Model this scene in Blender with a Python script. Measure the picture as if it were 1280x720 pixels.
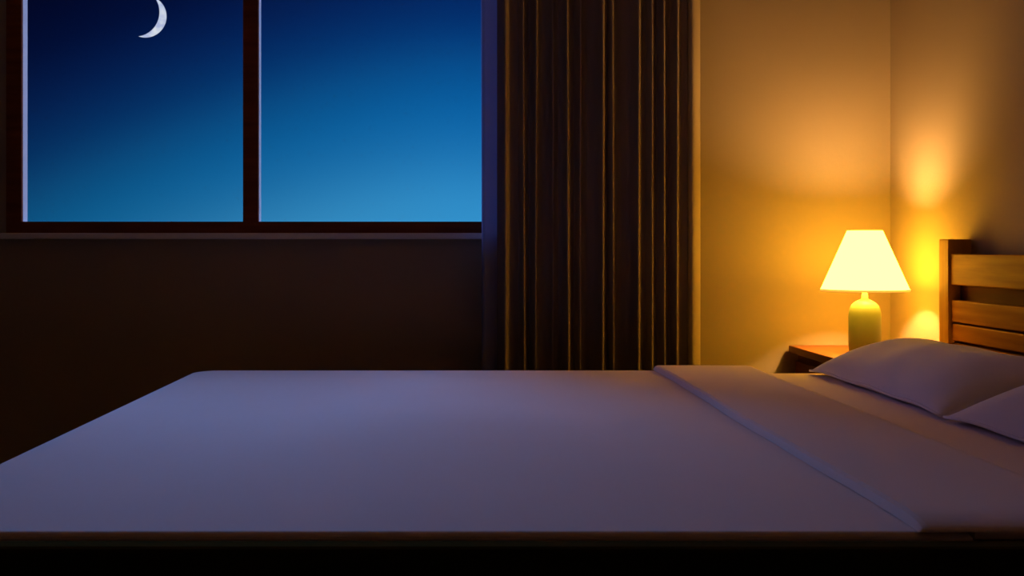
import bpy, bmesh, math
from mathutils import Vector, noise

# ---------------------------------------------------------------- clear
for o in list(bpy.data.objects):
    bpy.data.objects.remove(o, do_unlink=True)
C = bpy.context.scene.collection
S = bpy.context.scene
PI = math.pi

# ---------------------------------------------------------------- camera
EYE = 0.94
F = 1400.0                                   # focal length in pixels of the 1280-wide frame
cd = bpy.data.cameras.new('camera'); cam = bpy.data.objects.new('camera', cd); C.objects.link(cam)
cam.location = (0, 0, EYE); cam.rotation_euler = (PI / 2, 0, 0)
cd.sensor_fit = 'HORIZONTAL'; cd.sensor_width = 36
cd.lens = 36 * F / 1280
cd.shift_x = (640 - 570) / 1280
cd.shift_y = (311 - 360) / 1280
cd.clip_start = 0.02; cd.clip_end = 500
S.camera = cam

# ---------------------------------------------------------------- colour management
S.view_settings.view_transform = 'Standard'; S.view_settings.look = 'None'
S.view_settings.exposure = 0.0; S.view_settings.gamma = 1.0
S.view_settings.use_curve_mapping = False
try:
    S.cycles.use_denoising = True
    S.cycles.max_bounces = 8; S.cycles.diffuse_bounces = 6
    S.cycles.sample_clamp_indirect = 3.0
except Exception:
    pass

def lin(r, g, b):
    f = lambda c: (c / 255 / 12.92) if c / 255 <= 0.04045 else ((c / 255 + 0.055) / 1.055) ** 2.4
    return (f(r), f(g), f(b), 1.0)

# ---------------------------------------------------------------- world: dusk sky
W = bpy.data.worlds.new('dusk_sky'); S.world = W; W.use_nodes = True
nt = W.node_tree; N = nt.nodes; L = nt.links; N.clear()
def math_node(op, a, b=None, clamp=False):
    n = N.new('ShaderNodeMath'); n.operation = op; n.use_clamp = clamp
    for i, v in enumerate((a, b)):
        if v is None: continue
        if isinstance(v, (int, float)): n.inputs[i].default_value = v
        else: L.new(v, n.inputs[i])
    return n.outputs[0]
tc = N.new('ShaderNodeTexCoord'); sx = N.new('ShaderNodeSeparateXYZ'); L.new(tc.outputs['Generated'], sx.inputs[0])
X, Y, Z = sx.outputs
hx = math_node('SQRT', math_node('ADD', math_node('MULTIPLY', X, X), math_node('MULTIPLY', Y, Y)))
elev = math_node('DIVIDE', Z, math_node('MAXIMUM', hx, 0.0001))
azi = math_node('ARCTAN2', X, Y)
west = math_node('MULTIPLY', math_node('MINIMUM', azi, 0.0), -1.0)          # grows to the left of straight ahead
west = math_node('MINIMUM', west, 0.6)
side = math_node('MULTIPLY', math_node('POWER', west, 1.5), 0.56)
el2 = math_node('ADD', elev, side)
ramp = N.new('ShaderNodeValToRGB'); ramp.color_ramp.interpolation = 'B_SPLINE'
L.new(math_node('DIVIDE', math_node('ADD', el2, 0.1), 1.0, True), ramp.inputs[0])
stops = [(0.02, (52, 150, 200)), (0.10, (56, 152, 210)), (0.145, (48, 142, 202)), (0.185, (26, 115, 180)), (0.225, (8, 98, 166)),
         (0.265, (8, 76, 140)), (0.30, (3, 50, 114)), (0.34, (3, 31, 90)), (0.385, (1, 13, 60)), (0.45, (1, 5, 36)), (1.0, (10, 14, 44))]
cr = ramp.color_ramp
cr.elements[0].position = stops[0][0]; cr.elements[0].color = lin(*stops[0][1])
cr.elements[1].position = stops[-1][0]; cr.elements[1].color = lin(*stops[-1][1])
for p, c in stops[1:-1]:
    e = cr.elements.new(p); e.color = lin(*c)
# afterglow low in the sky far to the right
glow = math_node('MULTIPLY', math_node('SUBTRACT', azi, 0.35), 1.6, True)
glow = math_node('MULTIPLY', glow, math_node('SUBTRACT', 1.0, math_node('MULTIPLY', elev, 1.6, True), True))
mixg = N.new('ShaderNodeMixRGB'); L.new(glow, mixg.inputs[0]); L.new(ramp.outputs[0], mixg.inputs[1])
mixg.inputs[2].default_value = (2.2, 2.9, 5.6, 1)
dull = N.new('ShaderNodeMixRGB'); dull.blend_type = 'MULTIPLY'; L.new(math_node('MULTIPLY', west, 2.4, True), dull.inputs[0])
L.new(mixg.outputs[0], dull.inputs[1]); dull.inputs[2].default_value = (1.6, 0.88, 0.66, 1)
bg = N.new('ShaderNodeBackground'); L.new(dull.outputs[0], bg.inputs[0]); bg.inputs[1].default_value = 1.0
wo = N.new('ShaderNodeOutputWorld'); L.new(bg.outputs[0], wo.inputs[0])

# ---------------------------------------------------------------- moonlight and an added blue fill through the window
def sun(name, azi_deg, elev_deg, angle, strength, col):
    d = bpy.data.lights.new(name, 'SUN'); o = bpy.data.objects.new(name, d); C.objects.link(o)
    a, e = math.radians(azi_deg), math.radians(elev_deg)
    src = Vector((math.sin(a) * math.cos(e), math.cos(a) * math.cos(e), math.sin(e)))
    o.rotation_euler = src.to_track_quat('Z', 'Y').to_euler()
    o.location = src * 9 + Vector((0, 0, 1))
    d.angle = math.radians(angle); d.energy = strength; d.color = col
    return o
sun('moonlight', -7, 30, 38, 2.45, (0.18, 0.42, 1.2))
sun('added_blue_fill', -54, 20, 36, 0.75, (0.26, 0.30, 1.0))  # added fill with no visible source, turns pillows and right wall blue

LAMP_K = 3.4                                  # overall strength of the bedside lamp
LAMP_COL = (1.0, 0.54, 0.16)

# ---------------------------------------------------------------- materials
def mat(name, col, rough=0.7, spec=0.3, var=None, vscale=4.0, bump=0.0, bscale=60.0, stretch=(1, 1, 1), detail=3, emis=None, estr=0.0):
    m = bpy.data.materials.new(name); m.use_nodes = True
    t = m.node_tree; b = t.nodes['Principled BSDF']
    c = (*col, 1) if len(col) == 3 else col
    b.inputs['Base Color'].default_value = c
    b.inputs['Roughness'].default_value = rough
    b.inputs['Specular IOR Level'].default_value = spec
    co = t.nodes.new('ShaderNodeTexCoord'); mp = t.nodes.new('ShaderNodeMapping'); mp.inputs['Scale'].default_value = stretch
    t.links.new(co.outputs['Object'], mp.inputs[0])
    if var is not None:
        n = t.nodes.new('ShaderNodeTexNoise'); n.inputs['Scale'].default_value = vscale; n.inputs['Detail'].default_value = detail
        t.links.new(mp.outputs[0], n.inputs['Vector'])
        r = t.nodes.new('ShaderNodeValToRGB'); r.color_ramp.elements[0].position = 0.3; r.color_ramp.elements[1].position = 0.7
        r.color_ramp.elements[0].color = c; r.color_ramp.elements[1].color = (*var, 1)
        t.links.new(n.outputs['Fac'], r.inputs[0]); t.links.new(r.outputs[0], b.inputs['Base Color'])
    if bump:
        n = t.nodes.new('ShaderNodeTexNoise'); n.inputs['Scale'].default_value = bscale; n.inputs['Detail'].default_value = 4
        t.links.new(mp.outputs[0], n.inputs['Vector'])
        bp = t.nodes.new('ShaderNodeBump'); bp.inputs['Strength'].default_value = bump; bp.inputs['Distance'].default_value = 0.004
        t.links.new(n.outputs['Fac'], bp.inputs['Height']); t.links.new(bp.outputs[0], b.inputs['Normal'])
    if emis:
        b.inputs['Emission Color'].default_value = (*emis, 1); b.inputs['Emission Strength'].default_value = estr
    return m

M = {}
M['wall'] = mat('cream_wall_paint', (0.37, 0.28, 0.20), 0.85, 0.08, (0.385, 0.292, 0.21), 1.6, 0.08, 90)
M['ceiling'] = mat('ceiling_paint', (0.80, 0.64, 0.46), 0.9, 0.1, (0.82, 0.66, 0.48), 2.0)
M['floor'] = mat('dark_floor_boards', (0.06, 0.032, 0.016), 0.5, 0.3, (0.03, 0.016, 0.008), 3.0, 0.2, 8, (1, 12, 1))
M['frame'] = mat('dark_brown_window_wood', (0.24, 0.065, 0.025), 0.7, 0.05, (0.15, 0.04, 0.018), 5, 0.1, 20, (1, 1, 10))
M['sill'] = mat('pale_sill_paint', (0.80, 0.77, 0.77), 0.6, 0.3, (0.76, 0.73, 0.73), 3)
M['sash'] = mat('white_outer_sash_paint', (0.85, 0.84, 0.84), 0.5, 0.3, (0.8, 0.79, 0.8), 3)
M['curtain'] = mat('charcoal_curtain_cloth', (0.24, 0.19, 0.175), 0.9, 0.0, (0.21, 0.165, 0.15), 6, 0.1, 200, (1, 1, 0.2))
M['lining'] = mat('pale_curtain_lining', (0.42, 0.33, 0.23), 0.9, 0.0, (0.39, 0.305, 0.21), 5, 0.05, 200)
M['wood'] = mat('reddish_brown_bed_wood', (0.48, 0.185, 0.008), 0.55, 0.06, (0.28, 0.09, 0.005), 3.0, 0.1, 6, (10, 1, 16), 5)
M['woodv'] = mat('brown_post_wood', (0.52, 0.25, 0.025), 0.55, 0.08, (0.40, 0.18, 0.016), 3.0, 0.1, 6, (14, 14, 1), 5)
M['wood_dark'] = mat('dark_backing_wood', (0.16, 0.045, 0.008), 0.7, 0.05, (0.10, 0.028, 0.006), 3.0, 0.1, 6, (8, 1, 10), 4)
M['rail'] = mat('shade_black_bed_frame_wood', (0.07, 0.052, 0.014), 0.9, 0.0, (0.055, 0.04, 0.011), 3.0, 0.1, 6, (1, 10, 10), 4)  # shade on the bed's unlit side is put into this near-black colour
M['stand'] = mat('nightstand_wood', (0.26, 0.085, 0.02), 0.5, 0.15, (0.18, 0.055, 0.014), 3.0, 0.1, 6, (10, 1, 10), 5)
M['linen'] = mat('white_bed_linen', (0.88, 0.74, 0.66), 0.9, 0.0, (0.85, 0.71, 0.63), 2.0, 0.12, 7)
M['pillow'] = mat('white_pillow_cotton', (0.78, 0.74, 0.74), 0.9, 0.0, (0.74, 0.70, 0.70), 3.0, 0.3, 9)
M['ceramic'] = mat('olive_green_ceramic', (0.15, 0.165, 0.07), 0.4, 0.15, (0.13, 0.145, 0.06), 4)
M['cream_metal'] = mat('cream_lamp_neck', (0.75, 0.68, 0.45), 0.4, 0.4, (0.72, 0.65, 0.42), 4)
M['brass'] = mat('dull_brass', (0.45, 0.30, 0.12), 0.35, 0.5, (0.4, 0.26, 0.1), 8)
M['bulb'] = mat('glowing_bulb', (0.9, 0.8, 0.6), 0.4, 0.2, emis=LAMP_COL, estr=330 * LAMP_K)
M['moon'] = mat('moon_glow', (0.0, 0.0, 0.0), 1.0, 0.0)
M['ground'] = mat('dark_lawn', (0.02, 0.035, 0.02), 0.9, 0.1, (0.03, 0.045, 0.02), 1.0)

def moon_material(m):
    t = m.node_tree; b = t.nodes['Principled BSDF']
    co = t.nodes.new('ShaderNodeTexCoord')
    n = t.nodes.new('ShaderNodeTexNoise'); n.inputs['Scale'].default_value = 1.6; n.inputs['Detail'].default_value = 4
    t.links.new(co.outputs['Object'], n.inputs['Vector'])
    r = t.nodes.new('ShaderNodeValToRGB'); r.color_ramp.elements[0].position = 0.35; r.color_ramp.elements[1].position = 0.6
    r.color_ramp.elements[0].color = lin(176, 188, 226); r.color_ramp.elements[1].color = lin(222, 230, 240)
    t.links.new(n.outputs['Fac'], r.inputs[0]); t.links.new(r.outputs[0], b.inputs['Emission Color'])
    b.inputs['Emission Strength'].default_value = 0.95
moon_material(M['moon'])

def shade_material():
    m = bpy.data.materials.new('glowing_paper_shade'); m.use_nodes = True
    t = m.node_tree; t.nodes.clear()
    out = t.nodes.new('ShaderNodeOutputMaterial')
    tr = t.nodes.new('ShaderNodeBsdfTranslucent'); tr.inputs[0].default_value = (0.30, 0.20, 0.02, 1)
    df = t.nodes.new('ShaderNodeBsdfDiffuse'); df.inputs[0].default_value = (0.7, 0.6, 0.10, 1)
    mx = t.nodes.new('ShaderNodeMixShader'); mx.inputs[0].default_value = 0.45
    em = t.nodes.new('ShaderNodeEmission'); em.inputs[0].default_value = (1.0, 0.54, 0.034, 1); em.inputs[1].default_value = 15.5
    ad = t.nodes.new('ShaderNodeAddShader')
    t.links.new(df.outputs[0], mx.inputs[1]); t.links.new(tr.outputs[0], mx.inputs[2])
    t.links.new(mx.outputs[0], ad.inputs[0]); t.links.new(em.outputs[0], ad.inputs[1])
    t.links.new(ad.outputs[0], out.inputs[0])
    return m
M['shade'] = shade_material()

def glass_material():
    m = bpy.data.materials.new('window_glass'); m.use_nodes = True
    t = m.node_tree; t.nodes.clear()
    out = t.nodes.new('ShaderNodeOutputMaterial')
    tr = t.nodes.new('ShaderNodeBsdfTransparent'); tr.inputs[0].default_value = (0.99, 0.99, 0.99, 1)
    gl = t.nodes.new('ShaderNodeBsdfGlossy'); gl.inputs['Roughness'].default_value = 0.03
    mx = t.nodes.new('ShaderNodeMixShader'); mx.inputs[0].default_value = 0.015
    t.links.new(tr.outputs[0], mx.inputs[1]); t.links.new(gl.outputs[0], mx.inputs[2]); t.links.new(mx.outputs[0], out.inputs[0])
    return m
M['glass'] = glass_material()

# ---------------------------------------------------------------- mesh helpers
def bx(bm, x0, x1, y0, y1, z0, z1, bev=0.0, seg=2):
    r = bmesh.ops.create_cube(bm, size=1.0); vs = r['verts']
    for v in vs:
        v.co = Vector(((x0 + x1) / 2 + v.co.x * (x1 - x0), (y0 + y1) / 2 + v.co.y * (y1 - y0), (z0 + z1) / 2 + v.co.z * (z1 - z0)))
    if bev:
        es = list({e for v in vs for e in v.link_edges})
        bmesh.ops.bevel(bm, geom=es, offset=bev, segments=seg, affect='EDGES', profile=0.5)
    return bm
def lathe(bm, prof, n=48, cx=0, cy=0, close_top=False, close_bot=False):
    rings = []
    for r, z in prof:
        rings.append([bm.verts.new((cx + r * math.cos(2 * PI * i / n), cy + r * math.sin(2 * PI * i / n), z)) for i in range(n)])
    for a, b in zip(rings, rings[1:]):
        for i in range(n):
            bm.faces.new((a[i], a[(i + 1) % n], b[(i + 1) % n], b[i]))
    if close_bot: bm.faces.new(list(reversed(rings[0])))
    if close_top: bm.faces.new(rings[-1])
    return bm
def obj(name, bm, m, parent=None, loc=None, smooth=False):
    me = bpy.data.meshes.new(name); bmesh.ops.recalc_face_normals(bm, faces=bm.faces[:]); bm.to_mesh(me); bm.free()
    if m: me.materials.append(m)
    if smooth:
        for p in me.polygons: p.use_smooth = True
    o = bpy.data.objects.new(name, me); C.objects.link(o)
    if parent is not None:
        o.parent = parent
        while parent.parent is not None: parent = parent.parent
        # the vertices are given in world units: shift them into the thing's frame
        off = parent.location
        for v in me.vertices: v.co -= off
    elif loc is not None:
        o.location = loc
        for v in me.vertices: v.co -= Vector(loc)
    return o
def box(name, m, parent, *d, **k):
    return obj(name, bx(bmesh.new(), *d, **k), m, parent, smooth=False)
def thing(name, label, cat, loc, group=None):
    o = bpy.data.objects.new(name, None); C.objects.link(o); o.location = loc; o.empty_display_size = 0.1
    o['label'] = label; o['category'] = cat
    if group: o['group'] = group
    return o
def tag(o, label, cat, group=None):
    o['label'] = label; o['category'] = cat
    if group: o['group'] = group
    return o
def structure(o):
    o['kind'] = 'structure'; return o
def zat(y, d): return EYE - (y - 311) / F * d        # height of a photo row on the plane at distance d
def xat(x, d): return (x - 570) / F * d

# ---------------------------------------------------------------- room shell
YB = 3.75                       # back wall
XR = xat(1113, YB)              # right wall  (1.454)
XL, YF, ZC = -2.7, -1.6, 2.65
WX0, WX1 = xat(8, YB), xat(662, YB)
WZ0, WZ1 = zat(291, YB), 2.25
bm = bmesh.new()
for d in ((XL - .12, WX0, YB, YB + .14, 0, ZC), (WX1, XR + .12, YB, YB + .14, 0, ZC), (WX0, WX1, YB, YB + .14, 0, WZ0), (WX0, WX1, YB, YB + .14, WZ1, ZC)):
    bx(bm, *d)
structure(obj('wall_back', bm, M['wall']))
structure(obj('wall_right', bx(bmesh.new(), XR, XR + .12, YF, YB, 0, ZC), M['wall']))
structure(obj('wall_left', bx(bmesh.new(), XL - .12, XL, YF, YB, 0, ZC), M['wall']))
structure(obj('wall_front', bx(bmesh.new(), XL - .12, XR + .12, YF - .12, YF, 0, ZC), M['wall']))
structure(obj('floor', bx(bmesh.new(), XL - .12, XR + .12, YF - .12, YB + .14, -.1, 0), M['floor']))
structure(obj('ceiling', bx(bmesh.new(), XL - .12, XR + .12, YF - .12, YB + .14, ZC, ZC + .1), M['ceiling']))
structure(obj('baseboard_back', bx(bmesh.new(), XL, XR, YB - .014, YB, 0, .09, bev=.003), M['sill']))
structure(obj('baseboard_right', bx(bmesh.new(), XR - .014, XR, YF, YB - .014, 0, .09, bev=.003), M['sill']))

# window: dark inner frame and mullion, pale outer sash behind, glass panes, sill board
win = bpy.data.objects.new('window_1', None); C.objects.link(win); win.location = ((WX0 + WX1) / 2, YB, WZ0); structure(win)
gx = [(xat(27, YB), xat(304, YB)), (xat(323, YB), xat(642, YB))]
gz0 = zat(277, YB); gz1 = WZ1 - .04
bm = bmesh.new()
bx(bm, WX0, gx[0][0], YB - .002, YB + .012, WZ0, WZ1); bx(bm, gx[1][1], WX1, YB - .002, YB + .012, WZ0, WZ1)
bx(bm, gx[0][0], gx[1][1], YB - .002, YB + .012, WZ0, gz0); bx(bm, gx[0][0], gx[1][1], YB - .002, YB + .012, gz1, WZ1)
obj('window_frame', bm, M['frame'], win)
box('mullion', M['frame'], win, gx[0][1], gx[1][0], YB - .004, YB + .012, gz0, gz1)
for k, (a, b) in enumerate(gx):
    bm = bmesh.new(); y0, y1 = YB + .0125, YB + .052
    wl = .02
    bx(bm, a - wl, a, y0, y1, gz0 - wl, gz1 + wl); bx(bm, b, b + wl - .002, y0, y1, gz0 - wl, gz1 + wl)
    bx(bm, a, b, y0, y1, gz0 - wl, gz0 - .001); bx(bm, a, b, y0, y1, gz1, gz1 + wl)
    s = obj('outer_sash', bm, M['sash'], win)
    obj('pane', bx(bmesh.new(), a, b, YB + .014, YB + .018, gz0, gz1), M['glass'], win)
box('window_sill', M['sill'], win, WX0 - .012, WX1 + .01, YB - .03, YB - .0005, zat(299, YB - .03), zat(291.3, YB - .03), bev=.004)

# the ground outside
structure(obj('ground', bx(bmesh.new(), -60, 60, YB + .3, 130, -4.2, -4.0), M['ground']))

# ---------------------------------------------------------------- moon
def make_moon():
    D = 90.0; s = D / F
    oc = (181.8, 20.6, 26.4); ic = (168.7, 15.2, 30.6)
    # angles where the two circles meet
    dx, dy = ic[0] - oc[0], ic[1] - oc[1]; d = math.hypot(dx, dy)
    a = (oc[2] ** 2 - ic[2] ** 2 + d * d) / (2 * d); h = math.sqrt(oc[2] ** 2 - a * a)
    mx, my = oc[0] + a * dx / d, oc[1] + a * dy / d
    p1 = (mx + h * dy / d, my - h * dx / d); p2 = (mx - h * dy / d, my + h * dx / d)
    bm = bmesh.new(); n = 40; m = 8
    def ang(c, p): return math.atan2(p[1] - c[1], p[0] - c[0])
    a0, a1 = ang(oc, p1), ang(oc, p2); b0, b1 = ang(ic, p1), ang(ic, p2)
    def span(u0, u1):
        w = (u1 - u0) % (2 * PI); return w
    wo_, wi_ = span(a0, a1), span(b0, b1)
    mid = a0 + wo_ / 2
    if math.cos(mid) * dx + math.sin(mid) * dy > 0:     # wrong way round
        a0, a1, b0, b1 = a1, a0, b1, b0; wo_, wi_ = span(a0, a1), span(b0, b1)
    cx, cz = (oc[0] - 570) * s, (311 - oc[1]) * s
    rows = []
    for i in range(n + 1):
        t = i / n
        po = (oc[0] + oc[2] * math.cos(a0 + wo_ * t), oc[1] + oc[2] * math.sin(a0 + wo_ * t))
        pi_ = (ic[0] + ic[2] * math.cos(b0 + wi_ * t), ic[1] + ic[2] * math.sin(b0 + wi_ * t))
        w = math.hypot(po[0] - pi_[0], po[1] - pi_[1])
        front = []; back = []
        for j in range(m + 1):
            q = j / m
            px, py = po[0] + (pi_[0] - po[0]) * q, po[1] + (pi_[1] - po[1]) * q
            b = math.sqrt(max(0, 1 - (2 * q - 1) ** 2)) * w * .5
            front.append(bm.verts.new(((px - 570) * s, D - b * s, (311 - py) * s + EYE)))
            back.append(bm.verts.new(((px - 570) * s, D + b * s, (311 - py) * s + EYE)))
        rows.append((front, back))
    for (f0, k0), (f1, k1) in zip(rows, rows[1:]):
        for j in range(m):
            for A, B in ((f0, f1), (k0, k1)):
                bm.faces.new((A[j], A[j + 1], B[j + 1], B[j]))
    bmesh.ops.remove_doubles(bm, verts=bm.verts[:], dist=0.002)
    o = obj('crescent_moon', bm, M['moon'], None, (cx, D, cz + EYE), smooth=True)
    return tag(o, 'thin white crescent moon in the dark blue sky outside left pane', 'moon')
make_moon()

# ---------------------------------------------------------------- curtain
CY = 3.665                                          # plane of the cloth
CZ0, CZ1 = 0.03, 2.42
def make_curtain():
    t = thing('curtain', 'floor length charcoal pleated curtain drawn to the right of the window', 'curtain', (xat(732, CY), CY, CZ0))
    ridges = [(630, .052, 4.2), (654.5, .042, 2.0), (670, .046, 2.2), (690, .026, 2.6), (709, .048, 2.4), (725.5, .043, 2.2), (751, .052, 3.0),
              (765.5, .042, 2.2), (797, .056, 3.0), (813, .042, 2.2), (829.5, .044, 2.0), (846, .042, 1.8)]
    px0, px1 = 622.0, 861.5
    cols = [px0 + (px1 - px0) * i / 560 for i in range(561)]
    zs = [CZ0 + (CZ1 - CZ0) * k / 26 for k in range(27)]
    def off(px, z):
        y = 0
        for i, (c, A, w) in enumerate(ridges):
            cc = c + 1.1 * math.sin(1.3 * z + i * 2.1)
            AA = A * (1 + .08 * math.sin(1.9 * z + i * 1.7))
            d = (px - cc) / w
            y = max(y, AA / (1 + abs(d) ** 1.7 * .55))
        y += .004 * math.sin(px * .11)
        return y
    bm = bmesh.new(); G = []
    for z in zs:
        G.append([bm.verts.new((xat(px, CY - .03), CY - off(px, z), z)) for px in cols])
    for a, b in zip(G, G[1:]):
        for i in range(len(cols) - 1): bm.faces.new((a[i], a[i + 1], b[i + 1], b[i]))
    o = obj('pleated_cloth', bm, M['curtain'], t, smooth=True)
    sol = o.modifiers.new('thickness', 'SOLIDIFY'); sol.thickness = .002; sol.offset = -1
    # leading edge, flatter, next to the glass, blue skylight in its colour
    bm = bmesh.new(); G = []
    pts = [(602, .030), (604, .038), (607, .036), (612, .028), (617, .020), (621, .010), (624.5, .004)]
    for z in zs:
        G.append([bm.verts.new((xat(px + .6 * math.sin(z * 2), CY - .03), CY - y, z)) for px, y in pts])
    for a, b in zip(G, G[1:]):
        for i in range(len(pts) - 1): bm.faces.new((a[i], a[i + 1], b[i + 1], b[i]))
    o = obj('leading_edge', bm, M['curtain_edge'], t, smooth=True)
    sol = o.modifiers.new('thickness', 'SOLIDIFY'); sol.thickness = .0015; sol.offset = -1
    # pale lining turned out along the right hem
    bm = bmesh.new(); G = []
    pts = [(861, .004), (863, .026), (865, .030), (869, .026), (873, .018), (877, .006), (878.5, -.02)]
    for z in zs:
        G.append([bm.verts.new((xat(px + .5 * math.sin(z * 1.6), CY - .03), CY - y, z)) for px, y in pts])
    for a, b in zip(G, G[1:]):
        for i in range(len(pts) - 1): bm.faces.new((a[i], a[i + 1], b[i + 1], b[i]))
    o = obj('hem_lining', bm, M['lining'], t, smooth=True); o['label'] = 'pale beige lining turned out along the right hem'
    sol = o.modifiers.new('thickness', 'SOLIDIFY'); sol.thickness = .0015; sol.offset = -1
    bm = bmesh.new(); bx(bm, xat(601, CY), xat(879, CY), CY - .045, CY + .01, CZ1, CZ1 + .05, bev=.01)
    obj('heading_tape', bm, M['curtain'], t)

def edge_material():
    m = mat('thin_skylit_curtain_edge', (0.34, 0.34, 0.48), 0.9, 0.0, (0.30, 0.30, 0.43), 5)  # bluish skylight on the curtain edge is put into the cloth colour
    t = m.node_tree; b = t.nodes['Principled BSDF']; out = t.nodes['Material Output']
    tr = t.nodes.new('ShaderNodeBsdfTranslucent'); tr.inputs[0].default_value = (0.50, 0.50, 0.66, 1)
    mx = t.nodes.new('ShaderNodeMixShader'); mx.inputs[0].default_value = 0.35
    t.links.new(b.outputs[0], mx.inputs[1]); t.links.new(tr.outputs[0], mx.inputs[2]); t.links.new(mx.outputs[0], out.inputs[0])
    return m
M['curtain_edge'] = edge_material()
make_curtain()
# rail the curtain hangs from, above the photo's frame
rod = thing('curtain_rod', 'dark curtain rod above the window carrying the charcoal curtain', 'curtain rod', (xat(420, CY), YB, CZ1 + .06))
bm = bmesh.new()
r = bmesh.ops.create_cone(bm, cap_ends=True, segments=20, radius1=.012, radius2=.012, depth=2.7)
for v in r['verts']: v.co = Vector((v.co.z - .42, CY + v.co.x - .018, CZ1 + .06 + v.co.y))
obj('pole', bm, M['frame'], rod, smooth=False)
for xx in (-1.6, .78):
    box('bracket', M['frame'], rod, xx - .01, xx + .01, CY - .028, YB, CZ1 + .05, CZ1 + .072, bev=.002)

# ---------------------------------------------------------------- bed
BT = 0.60                                        # top of the bedspread
Y0, Y1 = 1.34, 3.14                              # near and far edge of the bedspread
X0 = xat(247, Y1) - .004                         # foot
HX = 1.386                                       # front of the headboard slats
bed = thing('bed', 'wooden double bed with side rails coloured black as shade and slatted brown headboard', 'bed', (0.35, 2.24, 0))
bx0, bx1 = X0 + .005, HX
ry0, ry1 = Y0 - .04, Y1 + .03
RZ = .593
box('side_rail', M['rail'], bed, bx0, 1.44, ry0, ry0 + .036, .17, RZ, bev=.006)  # raised dark rail added in place of the bed's unlit near side
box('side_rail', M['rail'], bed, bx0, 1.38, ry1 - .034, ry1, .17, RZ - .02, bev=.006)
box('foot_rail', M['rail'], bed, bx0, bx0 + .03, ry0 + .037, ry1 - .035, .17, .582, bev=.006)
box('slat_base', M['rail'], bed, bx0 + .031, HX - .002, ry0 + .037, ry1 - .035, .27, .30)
for x in (bx0 + .02, ):
    for y in (ry0 + .005, ry1 - .065):
        box('leg', M['rail'], bed, x, x + .06, y, y + .06, 0, .169, bev=.004)
PZ = EYE + .027
fy0, fy1 = 3.136, 3.201                          # far post
hb = box('headboard', M['wood_dark'], bed, 1.412, 1.428, ry0 + .1, fy0 - .001, .30, zat(356, 3.136) + .002)  # dark board put behind the slats to stand for shade in the gaps
hb['label'] = 'dark board behind the headboard slats, put in for shaded gaps'
for (a, b) in ((fy0 + .004, fy1), (ry0 - .07, ry0 - .005)):
    o = box('post', M['woodv'], bed, 1.380, 1.445, a, b, 0, PZ, bev=.0025)
zz = [(317.5, 356, 0), (375, 402, .002), (404.5, 425, .003), (429, 448, .004), (452, 470, .005)]
for (ya, yb, dx) in zz:
    za, zb = zat(ya, 3.136), zat(yb, 3.136)
    box('slat', M['wood'], bed, HX + dx, 1.4115, ry0 - .004, fy0 + .0035, zb, za, bev=.003)

# mattress with its fitted sheet
def rounded_slab(x0, x1, y0, y1, z0, z1, rc, rf, nx=40, ny=40, wave=0.0, seed=0.0, corner=(1, 1, 1, 1), nseg=5):
    """slab whose plan has rounded corners (rc) and whose top edge is rounded (rf)"""
    bm = bmesh.new()
    def inset_pt(u, v, ins):
        # u,v in 0..1 -> position in the rounded rectangle inset by ins
        return (x0 + ins + u * (x1 - x0 - 2 * ins), y0 + ins + v * (y1 - y0 - 2 * ins))
    def outline(ins):
        pts = []
        r = max(rc - ins, .001); n = 8
        cs = [(x0 + ins, y0 + ins, PI, 1.5 * PI), (x1 - ins, y0 + ins, 1.5 * PI, 2 * PI), (x1 - ins, y1 - ins, 0, .5 * PI), (x0 + ins, y1 - ins, .5 * PI, PI)]
        for k, (cx, cy, a, b) in enumerate(cs):
            rr = r if corner[k] else .002
            ccx = cx + rr if k in (0, 3) else cx - rr
            ccy = cy + rr if k in (0, 1) else cy - rr
            for i in range(n + 1):
                t = a + (b - a) * i / n
                pts.append((ccx + rr * math.cos(t), ccy + rr * math.sin(t)))
        return pts
    prof = [(0, z0), (0, z1 - rf)] + [(rf * (1 - math.cos(PI / 2 * i / nseg)), z1 - rf + rf * math.sin(PI / 2 * i / nseg)) for i in range(1, nseg + 1)]
    rings = []
    for ins, z in prof:
        rings.append([bm.verts.new((x, y, z)) for x, y in outline(ins)])
    n = len(rings[0])
    for a, b in zip(rings, rings[1:]):
        for i in range(n): bm.faces.new((a[i], a[(i + 1) % n], b[(i + 1) % n], b[i]))
    bm.faces.new(list(reversed(rings[0])))
    top = bm.faces.new(rings[-1])
    return bm
mt = obj('mattress', rounded_slab(bx0 + .034, HX - .004, Y0 + .002, Y1 - .004, .30, .584, .03, .02), M['linen'], None, (.35, 2.24, .30), smooth=False)
tag(mt, 'white mattress under a fitted sheet, showing between bedspread and pillows', 'mattress')
# sheet strip under the pillows: fitted sheet as the mattress' own part
sh = obj('fitted_sheet', rounded_slab(.70, HX - .006, Y0 + .003, Y1 - .005, .5842, .592, .02, .007), M['linen'], mt)
# bedspread
bs = obj('bedspread', rounded_slab(X0, .62, Y0, Y1, .5845, BT, .075, .011, corner=(1, 0, 0, 1)), M['linen'], None, (0, 2.24, .59))
tag(bs, 'smooth white bedspread covering the bed from foot to folded band', 'bedspread')
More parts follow.
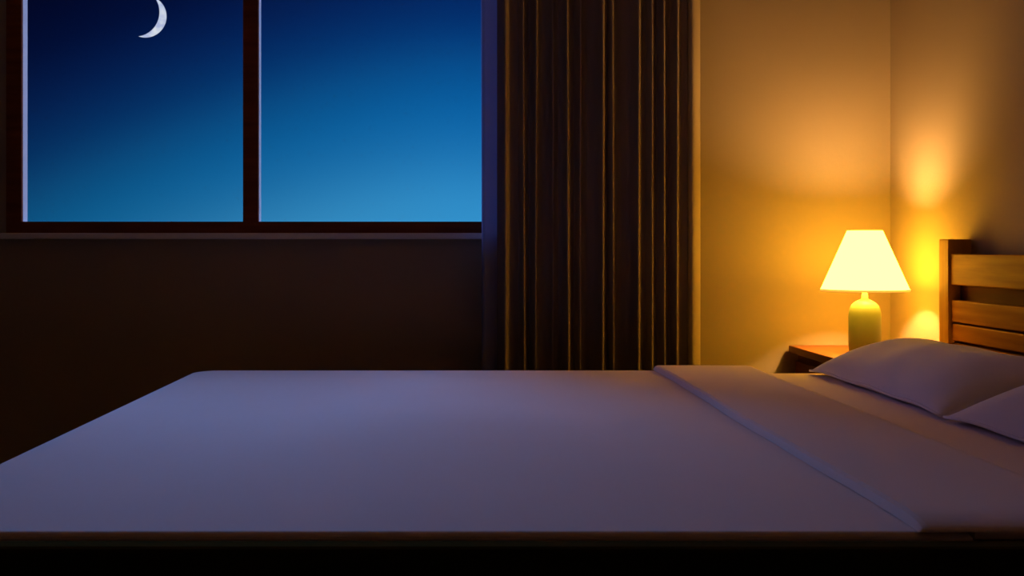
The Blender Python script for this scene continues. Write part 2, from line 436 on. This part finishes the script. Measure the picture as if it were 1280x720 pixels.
# turned-down band, doubled over, slightly proud, with soft edge
def band():
    bm = bmesh.new(); xa, xb = .553, .832; za, zb = .592, .6135
    ys = [Y0 + .001 + .07 * (i / 12) ** 2 for i in range(12)] + [Y0 + .071 + (Y1 - Y0 - .072) * i / 60 for i in range(61)]
    prof = [(xa + .003, za + .0082), (xa, za + .0095), (xa + .003, zb - .0075), (xa + .007, zb - .0025), (xa + .014, zb), (xa + .08, zb), (xa + .16, zb), (xb - .02, zb - .0005), (xb - .006, zb - .003), (xb, zb - .008), (xb - .001, za + .0015), (xb - .006, za + .0003), (.6215, za + .0003), (.6215, BT + .0004)]
    rows = []
    for y in ys:
        w = .0022 * math.sin(y * 5.1) + .0012 * math.sin(y * 13 + 1)
        q = min(1, (y - ys[0]) / .07); e = math.sqrt(max(0, 1 - (1 - q) ** 2))      # the fold thins out over the near edge
        rows.append([bm.verts.new((px + (w if k < 5 else -w * .6 if 7 <= k <= 11 else 0), y, za + .0085 + (pz - za - .0085) * e if pz > za + .0085 else pz)) for k, (px, pz) in enumerate(prof)])
    for a, b in zip(rows, rows[1:]):
        for i in range(len(prof)): bm.faces.new((a[i], a[(i + 1) % len(prof)], b[(i + 1) % len(prof)], b[i]))
    bm.faces.new(rows[0]); bm.faces.new(list(reversed(rows[-1])))
    return bm
o = obj('turned_down_band', band(), M['linen'], bs, smooth=False)
o['label'] = 'doubled band of bedspread turned down towards the foot'

# ---------------------------------------------------------------- pillows
def make_pillow(cx, cy, label, seed):
    lx, ly = .40, .83; base = .594; T = .098
    bm = bmesh.new(); nu, nv = 60, 36
    loc = Vector((cx, cy, base))
    def prof(u, v):
        a = (1 - abs(v) ** 4.6); b = (1 - abs(u) ** 2.2)
        return max(a, 0) ** .52 * max(b, 0) ** .60
    for sgn in (1, -1):
        G = []
        for i in range(nu + 1):
            v = -1 + 2 * i / nu                         # along the bed's width
            # denser samples near the ends
            v = math.sin(v * PI / 2)
            row = []
            for j in range(nv + 1):
                u = math.sin((-1 + 2 * j / nv) * PI / 2)
                pinch = 1 - .035 * (1 - abs(v) ** 2) * 0
                x = u * lx / 2 * (1 - .05 * (1 - u * u) * 0) * (1 - .04 * (1 - abs(v)) * 0)
                # edges bow inwards between the ears
                x *= 1 - .05 * math.cos(v * PI / 2) * abs(u) ** 3
                y = v * ly / 2 * (1 - .035 * math.cos(u * PI / 2) * abs(v) ** 3)
                p = prof(u, v)
                nz = noise.noise(Vector((u * 1.6 + seed, v * 2.6, seed))) * .010 * p
                cr = noise.noise(Vector((u * 2.5 + seed, v * 14, seed + 3))) * .0035 * p * (abs(v) ** 2)
                seam = .014 + .002 * math.sin(v * 9 + seed)
                seam *= 1 - .35 * (abs(v) ** 6)
                # fuller towards the headboard
                tz = T * (1 + .12 * u)
                z = seam + (tz * p - 0 + nz + cr) if sgn > 0 else seam - (seam - .001) * min(1, p * 2.2)
                row.append(bm.verts.new((loc.x + x, loc.y + y, base + z)))
            G.append(row)
        for a, b in zip(G, G[1:]):
            for j in range(nv): bm.faces.new((a[j], a[j + 1], b[j + 1], b[j]))
    bmesh.ops.remove_doubles(bm, verts=bm.verts[:], dist=.0004)
    o = obj('pillow', bm, M['pillow'], None, loc, smooth=True)
    tag(o, label, 'pillow', 'pillows in front of the headboard')
    # piped hem round the pillow
    bm = bmesh.new(); n = 160; rings = []
    for k in range(n):
        a = 2 * PI * k / n
        c, s_ = math.cos(a), math.sin(a)
        # walk a square
        m_ = max(abs(c), abs(s_)); u, v = c / m_, s_ / m_
        x = u * lx / 2 * (1 - .05 * math.cos(v * PI / 2) * abs(u) ** 3)
        y = v * ly / 2 * (1 - .035 * math.cos(u * PI / 2) * abs(v) ** 3)
        seam = (.014 + .002 * math.sin(v * 9 + seed)) * (1 - .35 * abs(v) ** 6)
        nrm = Vector((x / lx, y / ly, 0)).normalized()
        rings.append([bm.verts.new(Vector((loc.x + x, loc.y + y, base + seam)) + nrm * (.0045 * math.cos(q)) + Vector((0, 0, .0035 * math.sin(q)))) for q in [2 * PI * t / 6 for t in range(6)]])
    for i in range(n):
        a, b = rings[i], rings[(i + 1) % n]
        for q in range(6): bm.faces.new((a[q], a[(q + 1) % 6], b[(q + 1) % 6], b[q]))
    obj('piping', bm, M['pillow'], o, smooth=True)
    return o
make_pillow(1.182, 2.690, 'white pillow nearer the bedside lamp, seen whole', 1.3)
make_pillow(1.182, 1.835, 'white pillow cut off by the right edge, nearer the viewer', 7.9)

# ---------------------------------------------------------------- nightstand
NZ = zat(431, YB - .004)
nx0, nx1, ny0, ny1 = xat(985, YB - .01), XR - .016, 3.262, YB - .016
ns = thing('nightstand', 'brown wooden nightstand in the corner beyond the bed, under the lamp', 'nightstand', ((nx0 + nx1) / 2, (ny0 + ny1) / 2, 0))
box('top', M['stand'], ns, nx0, nx1, ny0, ny1, NZ - .024, NZ, bev=.003)
bxx = nx0 + .03
box('body', M['wood_dark'], ns, bxx, nx1 - .005, ny0 + .02, ny1 - .005, .14, NZ - .0245, bev=.003)
for k in range(2):
    z1 = NZ - .05 - k * .2; z0 = z1 - .18
    dr = box('drawer', M['wood_dark'], ns, bxx - .014, bxx - .0005, ny0 + .035, ny1 - .02, z0, z1, bev=.003)
    bm = bmesh.new(); r = bmesh.ops.create_uvsphere(bm, u_segments=16, v_segments=10, radius=.012)
    for v in r['verts']: v.co += Vector((bxx - .024, (ny0 + ny1) / 2, (z0 + z1) / 2))
    obj('knob', bm, M['brass'], dr, smooth=True)
for x in (bxx + .005, nx1 - .045):
    for y in (ny0 + .03, ny1 - .05):
        box('leg', M['wood_dark'], ns, x, x + .035, y, y + .035, 0, .1395, bev=.003)

# ---------------------------------------------------------------- lamp
LY = 3.46
LX = xat(1081, LY)
lamp = thing('table_lamp', 'lit table lamp with pale yellow cone shade and olive ceramic base', 'lamp', (LX, LY, NZ))
zb = zat(374, LY)                 # shoulder top of the ceramic body
zs0, zs1 = zat(362.5, LY), zat(288, LY)
rb = 19.5 / F * LY; rs0 = 53 / F * LY; rs1 = 21 / F * LY
prof = [(rb * .93, NZ + .0005), (rb * .97, NZ + .006), (rb, NZ + .02), (rb, zb - .055), (rb * .985, zb - .042), (rb * .93, zb - .029), (rb * .82, zb - .018), (rb * .66, zb - .010), (rb * .45, zb - .0045), (rb * .28, zb - .001), (rb * .2, zb + .003)]
obj('base', lathe(bmesh.new(), prof, cx=LX, cy=LY, close_bot=True, close_top=True), M['ceramic'], lamp, smooth=True)
zbulb = zs1 - .045
prof = [(.0095, zb + .001), (.0095, zb + .012), (.0075, zb + .02), (.0075, zs0 + .02), (.013, zs0 + .024), (.013, zbulb - .05), (.011, zbulb - .036)]
obj('neck', lathe(bmesh.new(), prof, 24, LX, LY, True, True), M['cream_metal'], lamp, smooth=False)
bm = bmesh.new(); r = bmesh.ops.create_uvsphere(bm, u_segments=24, v_segments=16, radius=.024)
for v in r['verts']:
    z = v.co.z
    if z < 0: v.co.x *= 1 - .35 * (-z / .024) ** 2; v.co.y *= 1 - .35 * (-z / .024) ** 2; v.co.z *= 1.35
    v.co += Vector((LX, LY, zbulb))
obj('bulb', bm, M['bulb'], lamp, smooth=True)
th = .0012
prof = [(rs0, zs0), (rs1, zs1), (rs1 - th, zs1), (rs0 - th, zs0), (rs0, zs0)]
sd = obj('lamp_shade', lathe(bmesh.new(), prof, 64, LX, LY), M['shade'], lamp, smooth=False)
for p in sd.data.polygons: p.use_smooth = True
# trim round the lower and upper rim
M['trim'] = mat('yellow_shade_trim', (0.75, 0.52, 0.16), 0.8, 0.1, (0.7, 0.48, 0.14), 5, emis=(1.0, 0.52, 0.07), estr=0.85)
for (r_, z_, s_) in ((rs0, zs0, .0032), (rs1, zs1, .0016)):
    ring = [(r_ + s_ * .5 * math.cos(a), z_ + s_ * math.sin(a)) for a in [2 * PI * k / 8 for k in range(9)]]
    tr = obj('rim', lathe(bmesh.new(), ring, 64, LX, LY), M['trim'], sd, smooth=True)
# spider that carries the shade
bm = bmesh.new()
bx(bm, LX - rs1 + .001, LX + rs1 - .001, LY - .001, LY + .001, zs1 - .006, zs1 - .004)
bx(bm, LX - .001, LX + .001, LY - rs1 + .001, LY + rs1 - .001, zs1 - .006, zs1 - .004)
obj('shade_spider', bm, M['brass'], lamp)
